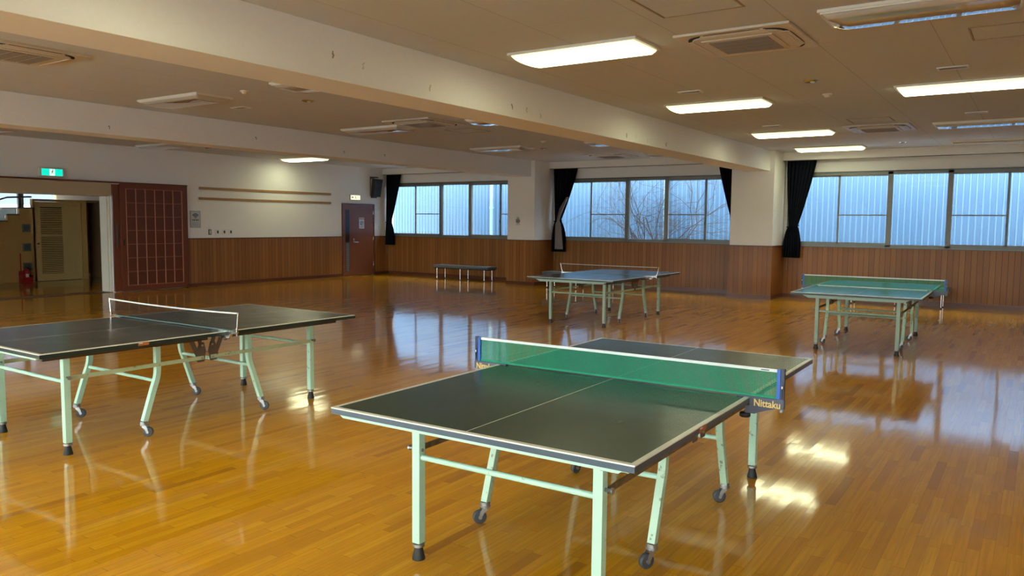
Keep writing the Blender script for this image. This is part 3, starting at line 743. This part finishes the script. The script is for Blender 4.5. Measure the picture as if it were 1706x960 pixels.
def aircon(x, y, label):
    r = thing('ceiling_air_conditioner', label, 'air conditioner', (x, y, ZC), group='ceiling cassette air conditioners')
    MB().box((-.485, -.485, -.022), (.485, .485, 0), bev=.006).build('panel', 'cream_plastic', r)
    ring = MB(); n = 64; pts = []
    for k in range(n):
        a = 2*PI*k/n; c, s_ = math.cos(a), math.sin(a); q = (abs(c)**5+abs(s_)**5)**(-1/5)
        pts.append((c*q*.43, s_*q*.43))
    poly = pts; ring.prism(poly, 'z', -.026, -.020); ring.build('outlet_gap', 'dark_gap', r)
    inner = MB(); inner.prism([(p[0]*.93, p[1]*.93) for p in pts], 'z', -.036, -.024); inner.build('inner_panel', 'cream_plastic', r)
    for a in range(4):
        f = MB(); ca, sa = math.cos(a*PI/2), math.sin(a*PI/2); vs = []
        for (u, v, z) in [(-.30, .365, -.040), (.30, .365, -.040), (.26, .425, -.028), (-.26, .425, -.028), (-.30, .365, -.034), (.30, .365, -.034), (.26, .425, -.022), (-.26, .425, -.022)]:
            vs.append((u*ca-v*sa, u*sa+v*ca, z))
        f.add(vs, [(0, 1, 2, 3), (4, 7, 6, 5), (0, 4, 5, 1), (1, 5, 6, 2), (2, 6, 7, 3), (3, 7, 4, 0)]); f.build('louvre_flap', 'cream_plastic', r)
    MB().box((-.30, -.30, -.046), (.30, .30, -.036), bev=.004).build('grille_frame', 'cream_plastic', r)
    g = MB()
    for k in range(4): g.box((-.25, -.25+k*.127, -.050), (.25, -.25+k*.127+.112, -.0461)); 
    for k in range(4):
        for q in range(6): g.box((-.25, -.247+k*.127+q*.019, -.053), (.25, -.240+k*.127+q*.019, -.050), 1)
    g.build('intake_grille', ['grille', 'grille2'], r)
    return r
ac = aircon(-2.22, 6.90, 'big cassette air conditioner right of the largest lit light')
for x, y, lab in ((-2.28, 14.02, 'small-looking cassette air conditioner between lit and unlit lights near right window'), (-8.35, 3.72, 'cassette air conditioner at the upper left edge with yellowed grille'),
                  (-8.38, 9.85, 'cassette air conditioner in the middle bay centre'), (-8.5, 16.7, 'farthest cassette air conditioner above the middle window')):
    copy_thing(ac, (x, y, ZC), 0, lab)
def vent(x, y, lab, first=[None]):
    if first[0]: return copy_thing(first[0], (x, y, ZC), 0, lab)
    r = thing('ceiling_vent', lab, 'vent', (x, y, ZC), group='small rectangular ceiling vents'); first[0] = r
    f = MB(); f.box((-.14, -.075, -.010), (.14, -.06, 0)); f.box((-.14, .06, -.010), (.14, .075, 0)); f.box((-.14, -.06, -.010), (-.122, .06, 0)); f.box((.122, -.06, -.010), (.14, .06, 0)); f.build('frame', 'lamp_body', r)
    g = MB(); g.box((-.122, -.06, -.003), (.122, .06, 0), 1)
    for k in range(6): g.box((-.122, -.055+k*.02, -.008), (.122, -.047+k*.02, -.003))
    g.build('grille', ['grille', 'dark_gap'], r)
for x, y, lab in ((-3.63, 9.2, 'small ceiling vent beside the second lit light'), (-.84, 9.15, 'small ceiling vent in front of the lit light at right'), (-.86, 12.85, 'small ceiling vent right of the small air conditioner'), (-3.72, 13.0, 'small ceiling vent in front of the third lit light'), (-9.6, 7.25, 'small ceiling vent in the middle bay next to the smoke detector'), (-6.9, 13.0, 'small ceiling vent in the middle bay close to the big beam')): vent(x, y, lab)
def downlight(x, y, lab, first=[None]):
    if first[0]: return copy_thing(first[0], (x, y, ZC), 0, lab)
    r = thing('downlight', lab, 'downlight', (x, y, ZC), group='small round downlights'); first[0] = r
    m = MB(); n = 24; R0, R1 = .085, .062
    vs = [(R0*math.cos(2*PI*k/n), R0*math.sin(2*PI*k/n), -.001) for k in range(n)]+[(R1*math.cos(2*PI*k/n), R1*math.sin(2*PI*k/n), -.014) for k in range(n)]
    m.add(vs, [(k, (k+1) % n, n+(k+1) % n, n+k) for k in range(n)], 0, True); m.build('bezel', 'steel', r)
    MB().cyl((0, 0, -.0105), (0, 0, -.002), .066, n=24).build('reflector', 'alu_dark', r)
    MB().sweep([(0.02, 0, -.010), (.02, 0, -.02), (.02, 0, -.026)], [.028, .022, .004], 12).build('bulb', 'white_plastic', r)
for x, y, lab in ((-2.23, 9.2, 'round downlight behind the big air conditioner'), (-2.3, 16.7, 'round downlight behind the small air conditioner near the cornice'), (-8.25, 7.3, 'round downlight in the middle bay, near one'), (-9.0, 14.5, 'round downlight in the middle bay, far one'), (-15.6, 10.9, 'round downlight in the far left bay')): downlight(x, y, lab)
def smoke(x, y, lab, first=[None]):
    if first[0]: return copy_thing(first[0], (x, y, ZC), 0, lab)
    r = thing('smoke_detector', lab, 'smoke detector', (x, y, ZC), group='cream round smoke detectors'); first[0] = r
    MB().sweep([(0, 0, 0), (0, 0, -.012), (0, 0, -.016)], [.055, .055, .04], 20).build('base', 'cream_plastic', r)
    MB().sweep([(0, 0, -.016), (0, 0, -.035), (0, 0, -.042)], [.036, .033, .018], 20).build('head', 'cream_plastic', r)
for x, y, lab in ((-2.27, 10.2, 'cream smoke detector behind the nearer round downlight'), (-8.33, 6.35, 'cream smoke detector in the middle bay'), (-15.7, 8.1, 'cream smoke detector above the green exit sign'), (-8.2, 13.2, 'cream smoke detector in the middle bay far end')): smoke(x, y, lab)
def hatch(x, y, s, lab, first=[None]):
    r = thing('ceiling_hatch', lab, 'hatch', (x, y, ZC), group='square ceiling access hatches')
    f = MB(); t = .016
    f.box((-s, -s, -.006), (s, -s+t, 0)); f.box((-s, s-t, -.006), (s, s, 0)); f.box((-s, -s+t, -.006), (-s+t, s-t, 0)); f.box((s-t, -s+t, -.006), (s, s-t, 0)); f.build('frame', 'grille', r)
    MB().box((-s+t+.003, -s+t+.003, -.003), (s-t-.003, s-t-.003, 0)).build('panel', 'ceiling', r)
for x, y, s, lab in ((-2.22, 5.52, .32, 'square access hatch at the top edge in front of the big air conditioner'), (-.33, 7.66, .26, 'square access hatch right of the unlit top right light'), (-2.25, 13.0, .30, 'square access hatch in front of the small air conditioner'), (-8.45, 11.1, .30, 'square access hatch behind the middle bay air conditioner')): hatch(x, y, s, lab)
# old tape marks left on the beam face
ORD = ['leftmost', 'second from left', 'third from left', 'fourth from left', 'fifth from left', 'sixth from left', 'seventh from left', 'eighth from left', 'ninth from left', 'rightmost']
R = random.Random(11)
for k, (yy, zz) in enumerate(((4.65, 2.99), (5.0, 2.96), (5.9, 2.9), (7.3, 2.90), (7.6, 2.90), (7.9, 2.87), (10.2, 2.86), (10.5, 2.87), (10.9, 2.86), (11.6, 2.86))):
    m = MB(); zq = 0
    pts = [(.0015, R.uniform(-.012, .012), -.03+i*.012) for i in range(6)]
    m.sweep(pts, [(.0015, R.uniform(.004, .011)) for _ in pts], square=True, ref=(1, 0, 0))
    tag(m.build('tape_mark', 'cream_plastic' if k % 3 else 'grille', loc=(-4.9499, yy, zz)), ORD[k]+' of the ten torn tape remnants along the big beam', 'tape mark', 'tape remnants on the big beam')
for k, (yy, zz) in enumerate(((6.1, 2.92), (8.6, 3.0), (10.6, 2.93), (11.7, 2.95))):
    tag(MB().cyl((0, 0, 0), (.02, 0, 0), .006, n=8).sweep([(.02, 0, 0), (.03, 0, -.01), (.028, 0, -.035), (.015, 0, -.035)], .004, 6).build('wall_hook', 'alu_dark', loc=(-11.019, yy, zz)), ['leftmost', 'second from left', 'third from left', 'rightmost'][k]+' of four tiny metal hooks on the face of the second beam', 'hook', 'hooks on the second beam')

# ------------------------------------------------------------------ benches
def bench(x, y, lab):
    r = thing('bench', lab, 'bench', (x, y, 0), group='slate blue padded benches')
    L, D = .97, .225
    s = MB(); s.box((-L, -D, .33), (L, D, .405), bev=.022); s.build('seat', 'vinyl', r)
    MB().box((-L+.03, -D+.03, .305), (L-.03, D-.03, .33)).build('seat_base', 'black', r)
    for xx in (-.83, 0, .83):
        for yy in (-.185, .185):
            l = MB(); l.cyl((xx, yy, .02), (xx, yy, .31), .016, n=12).build('leg', 'steel', r)
            MB().cyl((xx, yy, 0), (xx, yy, .022), .019, n=12).build('foot', 'rubber', r)
bench(-13.42, 17.48, 'slate blue padded bench with six steel legs under the left window')
bench(-9.42, 16.95, 'slate blue bench mostly hidden behind the far middle table')
bench(-2.42, 17.72, 'bench with steel legs hidden behind the far right table')

# ------------------------------------------------------------------ table tennis tables
def arc_leg(s1, s2):
    pts = [(s1*.41, s2, .70), (s1*.41, s2, .50)]
    for t in range(1, 6):
        a = t/6; pts.append((s1*(.41+.018*a*a*1.2), s2, .50-.11*a))
    pts += [(s1*.445, s2, .355), (s1*.525, s2, .115)]
    return pts
def caster(s1, s2, parent, ang, mw='wheel'):
    c = struct = bpy.data.objects.new('caster', None)
    bx, by = s1*.528, s2
    m = MB(); m.cyl((bx, by, .118), (bx, by, .100), .027, n=16); m.cyl((bx, by, .100), (bx, by, .094), .031, n=16); m.cyl((bx, by, .094), (bx, by, .086), .024, n=16)
    ca, sa = math.cos(ang), math.sin(ang); d = Vector((ca, sa, 0)); n = Vector((-sa, ca, 0)); o = Vector((bx, by, 0))
    for sg in (-1, 1):
        pts = [o+n*sg*.018+Vector((0, 0, .088)), o+n*sg*.019+d*.020+Vector((0, 0, .065)), o+n*sg*.019+d*.030+Vector((0, 0, .036))]
        m.sweep(pts, [(.015, .002), (.011, .002), (.007, .002)], square=True, ref=d)
    m.sweep([o+Vector((0, 0, .088))-n*.02, o+Vector((0, 0, .088))+n*.02], [(.02, .003)]*2, square=True, ref=d)
    f = m.build('caster_fork', 'grey_steel', parent)
    w = MB(); cc = o+d*.030+Vector((0, 0, .0375)); prof = [(-.013, .030), (-.011, .0365), (0, .0375), (.011, .0365), (.013, .030)]
    w.sweep([cc+n*p[0] for p in prof], [p[1] for p in prof], 24)
    w.build('wheel', mw, f)
    MB().cyl(cc-n*.0225, cc+n*.0225, .010, n=12).build('hub', 'grey_steel', f)

def net_mesh(halfw, z0, z1, cell, r, sag=0.):
    m = MB(); n = int(2*halfw/cell)
    def zt(y): return z1-sag*(1-(y/halfw)**2)
    for i in range(n+1):
        y = -halfw+2*halfw*i/n; m.box((-r, y-r, z0), (r, y+r, zt(y)))
    k = int(round((z1-z0)/cell))
    for j in range(k+1):
        t = j/k; ys = [-halfw+2*halfw*i/12 for i in range(13)]
        m.sweep([(0, y, z0+(zt(y)-z0)*t) for y in ys], [(r, r)]*13, square=True, ref=(1, 0, 0))
    return m
def tape_mesh(halfw, z1, h, sag, th=.0035):
    m = MB(); ys = [-halfw+2*halfw*i/24 for i in range(25)]
    m.sweep([(0, y, z1-sag*(1-(y/halfw)**2)-h/2) for y in ys], [(th, h/2)]*25, square=True, ref=(1, 0, 0)); return m

def table(loc, rz, label, top, edge, paint, bar, kind, rail_paint=None, side_label=None, wheel_ang=(2.6, 2.4, 2.2, 2.9), thin_rail=False):
    r = thing('table_tennis_table', label, 'table tennis table', (loc[0], loc[1], 0), rz, 'table tennis tables')
    H, T = .76, .030; Lh, Wh = 1.37, .7625; rail_paint = rail_paint or paint
    for s1 in (-1, 1):
        t = MB(); t.box((s1*.0015, -Wh, H-T), (s1*Lh, Wh, H)); o = t.build('tabletop', [top, edge], r)
        for p in o.data.polygons:
            if p.normal.z < .5: p.material_index = 1
        MB().box((s1*(Lh-.0005), -Wh-.0012, H-.006), (s1*(Lh+.0012), Wh+.0012, H-.0002)).build('edge_line', 'white_line', o)
        for s2 in (-1, 1): MB().box((s1*.0015, s2*(Wh-.0005), H-.005), (s1*Lh, s2*(Wh+.0012), H-.0002)).build('edge_line', 'white_line', o)
        x = s1*(1.35 if thin_rail else 1.30); zr = .7165 if thin_rail else .690; wr = .715 if thin_rail else .64
        MB().prism([(-wr, .73), (wr, .73), (wr-.02 if thin_rail else .55, zr), (-wr+.02 if thin_rail else -.55, zr)], 'x', x-.014, x+.014).build('end_rail', rail_paint, r)
        for s2 in (-1, 1):
            MB().box((s1*.06, s2*.605, .685), (s1*1.28, s2*.58, .73)).build('side_apron', 'apron', r)
            # end leg
            lg = MB(); lg.box((s1*1.08-.0225, s2*.482-.0225, .082), (s1*1.08+.0225, s2*.482+.0225, .728), bev=.003); lg = lg.build('leg', paint, r)
            MB().prism([(s1*1.08-.06, .73), (s1*1.08+.06, .73), (s1*1.08+.026, .675), (s1*1.08-.026, .675)], 'y', s2*.482-.0245, s2*.482+.0245).build('gusset', 'apron', lg)
            ft = MB(); ft.cyl((s1*1.08, s2*.482, .05), (s1*1.08, s2*.482, .083), .010, n=10); ft.cyl((s1*1.08, s2*.482, .064), (s1*1.08, s2*.482, .078), .029, n=18); ft.build('levelling_nut', 'grey_steel', lg)
            MB().sweep([(s1*1.08, s2*.482, 0), (s1*1.08, s2*.482, .008), (s1*1.08, s2*.482, .06), (s1*1.08, s2*.482, .064)], [.031, .031, .019, .017], 18).build('rubber_foot', 'rubber', lg)
            MB().sweep([(s1*1.08, s2*.455, .538), (s1*1.08, s2*.532, .538), (s1*1.08, s2*.533, .538), (s1*1.08, s2*.541, .538)], [.008, .008, .014, .014], 12).build('bolt', 'grey_steel', lg)
            # caster leg
            pts = arc_leg(s1, s2*.482)
            cl = MB().sweep(pts, [(.019, .019)]*len(pts), square=True, ref=(0, 1, 0)).build('caster_leg', paint if kind != 'A' else 'mint_worn', r)
            MB().prism([(s1*.41-.06, .73), (s1*.41+.06, .73), (s1*.41+.022, .665), (s1*.41-.022, .665)], 'y', s2*.482-.021, s2*.482+.021).build('gusset', 'apron', cl)
            caster(s1, s2*.482, cl, wheel_ang[(s1+1)+(s2+1)//2])
            # flat link bar outside the legs
            b = MB().box((s1*.03, s2*.505, .517), (s1*1.06, s2*.511, .546)).build('link_bar', bar, r)
        MB().cyl((s1*1.08, -.46, .503), (s1*1.08, .46, .503), .0135).build('cross_tube', paint, r)
        MB().cyl((s1*.422, -.463, .405), (s1*.422, .463, .405), .0135).build('cross_tube', paint, r)
    # folding mechanism under the middle, both sides
    for s2 in (-1, 1):
        y0 = s2*.500; mch = MB()
        for s1 in (-1, 1):
            for a, th in (([(.128, .73), (.132, .675), (.100, .60), (.058, .515)], .019), ([(.042, .73), (.066, .685), (.048, .62)], .017)):
                mch.sweep([(s1*p[0], y0, p[1]) for p in a], [(.003, th)]*len(a), square=True, ref=(0, 1, 0))
            mch.prism([(s1*.010, .585), (s1*.028, .655), (s1*.072, .650), (s1*.104, .545), (s1*.085, .500), (s1*.026, .500)], 'y', y0+s2*.004, y0+s2*.009)
        fm = mch.build('folding_mechanism', 'mech', r)
        for q in ((-.045, .63), (.045, .63), (-.05, .53), (.05, .53), (0, .575)):
            MB().cyl((q[0], y0-.006*s2, q[1]), (q[0], y0+.018*s2, q[1]), .008, n=10).build('pivot_bolt', 'grey_steel', fm)
    if side_label:
        u, v = side_label; q = MB(); q.box((u-.04, v, .733), (u+.04, v+math.copysign(.0022, v), .757)).build('maker_label', 'orange', r)
        MB().box((u-.034, v+math.copysign(.0022, v), .748), (u-.006, v+math.copysign(.0032, v), .754)).build('maker_label_print', 'paper', r)
    return r

def net_green(loc, rz, label, lettering, bottom_white):
    r = thing('table_tennis_net', label, 'net', (loc[0], loc[1], .76), rz, 'table tennis nets')
    W = .9125
    net_mesh(W-.008, .010, .1425, .0072, .00125).build('net_mesh', 'net_green', r)
    tape_mesh(W-.006, .1530, .0145, 0.).build('top_tape', 'tape', r)
    tape_mesh(W-.01, .0150, .009, 0.).build('bottom_cord', 'net_green', r)
    if bottom_white: tape_mesh(.74, .0100, .0095, 0., .004).build('bottom_tape', 'tape', r)
    for s2 in (-1, 1):
        p = MB(); p.box((-.010, s2*(W-.018), -.01), (.010, s2*(W+.0), .155), bev=.003); p = p.build('post', 'blue', r)
        m = MB(); m.box((-.011, s2*(W+.0005), -.012), (.011, s2*(W+.020), .158), bev=.003); m.cyl((-.016, s2*(W+.010), .02), (-.016, s2*(W+.010), .085), .003, n=8); m.build('post_back', 'navy', r)
        MB().sweep([(-.014, s2*(W+.010), .075), (-.014, s2*(W+.010), .062)], [.007, .006], 10).build('tension_screw', 'steel', p)
        c = MB(); c.box((-.016, s2*.700, .0006), (.016, s2*.925, .007), bev=.001)
        c.prism([(s2*.766, .003), (s2*.934, .003), (s2*.934, -.040), (s2*.895, -.043), (s2*.845, -.058), (s2*.79, -.080), (s2*.745, -.080), (s2*.745, -.040), (s2*.766, -.040)], 'x', -.014, .012)
        c = c.build('clamp', 'clamp', r)
        k = MB(); k.cyl((0, s2*.742, -.068), (0, s2*.742, -.082), .005, n=8); k.sweep([(0, s2*.742, -.080), (0, s2*.742, -.084), (0, s2*.742, -.100), (0, s2*.742, -.104)], [.022, .027, .027, .022], 18); k.build('clamp_knob', 'rubber', c)
        MB().cyl((0, s2*.92, -.058), (0, s2*.92, -.046), .012, n=12).build('end_cap', 'grey_steel', c)
        if lettering:
            # lettering faces the near end (-x local)
            Mx = Matrix(((0, 0, -1, -.0150), (-1, 0, 0, s2*.853), (0, 1, 0, -.0235), (0, 0, 0, 1)))
            text('lettering', 'Nittaku', .050, 'gold', c, Mx, extrude=.0008, bold=.0010, sx=.86)
    if lettering:
        MB().box((-.0040, -.855, .1425), (-.0036, -.815, .1475)).build('tape_print', 'net_teal', r)
    return r
def net_old(loc, rz, label, sag, tape_h=.011, tilt=0.):
    r = thing('table_tennis_net', label, 'net', (loc[0], loc[1], .76), rz, 'table tennis nets')
    W = .905
    net_mesh(W-.01, .012, .143, .0125, .00045, sag).build('net_mesh', 'net_dark', r)
    tape_mesh(W-.008, .1525, tape_h, sag).build('top_tape', 'tape', r)
    tape_mesh(W-.06, .012, .007, 0.).build('bottom_cord', 'net_teal', r)
    for s2 in (-1, 1):
        p = MB(); p.sweep([(0, s2*.885, -.004), (0, s2*(.905+tilt*.01), .154)], .0055, 10); p.cyl((0, s2*.885, -.03), (0, s2*.885, .035), .0085, n=10); p = p.build('post', 'steel', r)
        c = MB(); c.box((-.018, s2*.685, .0006), (.018, s2*.79, .005), bev=.001); c.prism([(s2*.765, .005), (s2*.895, .005), (s2*.895, -.010), (s2*.83, -.014), (s2*.80, -.05), (s2*.765, -.05)], 'x', -.010, .010); c = c.build('clamp', 'steel', r)
        k = MB(); k.cyl((0, s2*.742, -.065), (0, s2*.742, -.031), .005, n=8); k.cyl((0, s2*.742, -.07), (0, s2*.742, -.060), .014, n=12); k.box((-.004, s2*.735, -.055), (.004, s2*.80, -.043)); k.build('clamp_screw', 'mech', c)
    return r

T1 = ((-1.9351, 3.8698), 1.58170); T2 = ((-5.9507, 3.7515), 1.57035); T3 = ((-6.0950, 11.9424), 1.58636); T4 = ((-1.9396, 11.8184), 1.59252)
table(*T1, 'nearest table with dark green top under a bright green net', TOPS[0], 'edge', 'mint', 'bar_brown', 'A', side_label=(-.68, -.7635), thin_rail=True)
table(*T2, 'near left table with blackish top, sagging white-taped net and mint legs', TOPS[1], 'edge_dark', 'mint', 'bar_ochre', 'B', side_label=(-.68, -.7635), wheel_ang=(-.9, -.7, -.9, -.8), thin_rail=True)
table(*T3, 'far middle table with grey shining top in front of the middle window', TOPS[2], 'edge_dark', 'mint_old', 'bar_ochre', 'B', wheel_ang=(.4, .5, .3, .2))
table(*T4, 'far right table with teal top and green net', TOPS[3], 'edge_dark', 'mint_old', 'bar_brown', 'A', wheel_ang=(1.2, 1.4, 1.5, 1.6))
net_green(*T1, 'bright green net with blue posts on the nearest table', True, False)
net_old(*T2, 'thin dark net with sagging white tape on the near left table', .012)
net_old(*T3, 'thin dark net with thin white tape on the far middle table', .004, .008, 2.)
net_green(*T4, 'green net with white bottom edge on the far right table', False, True)
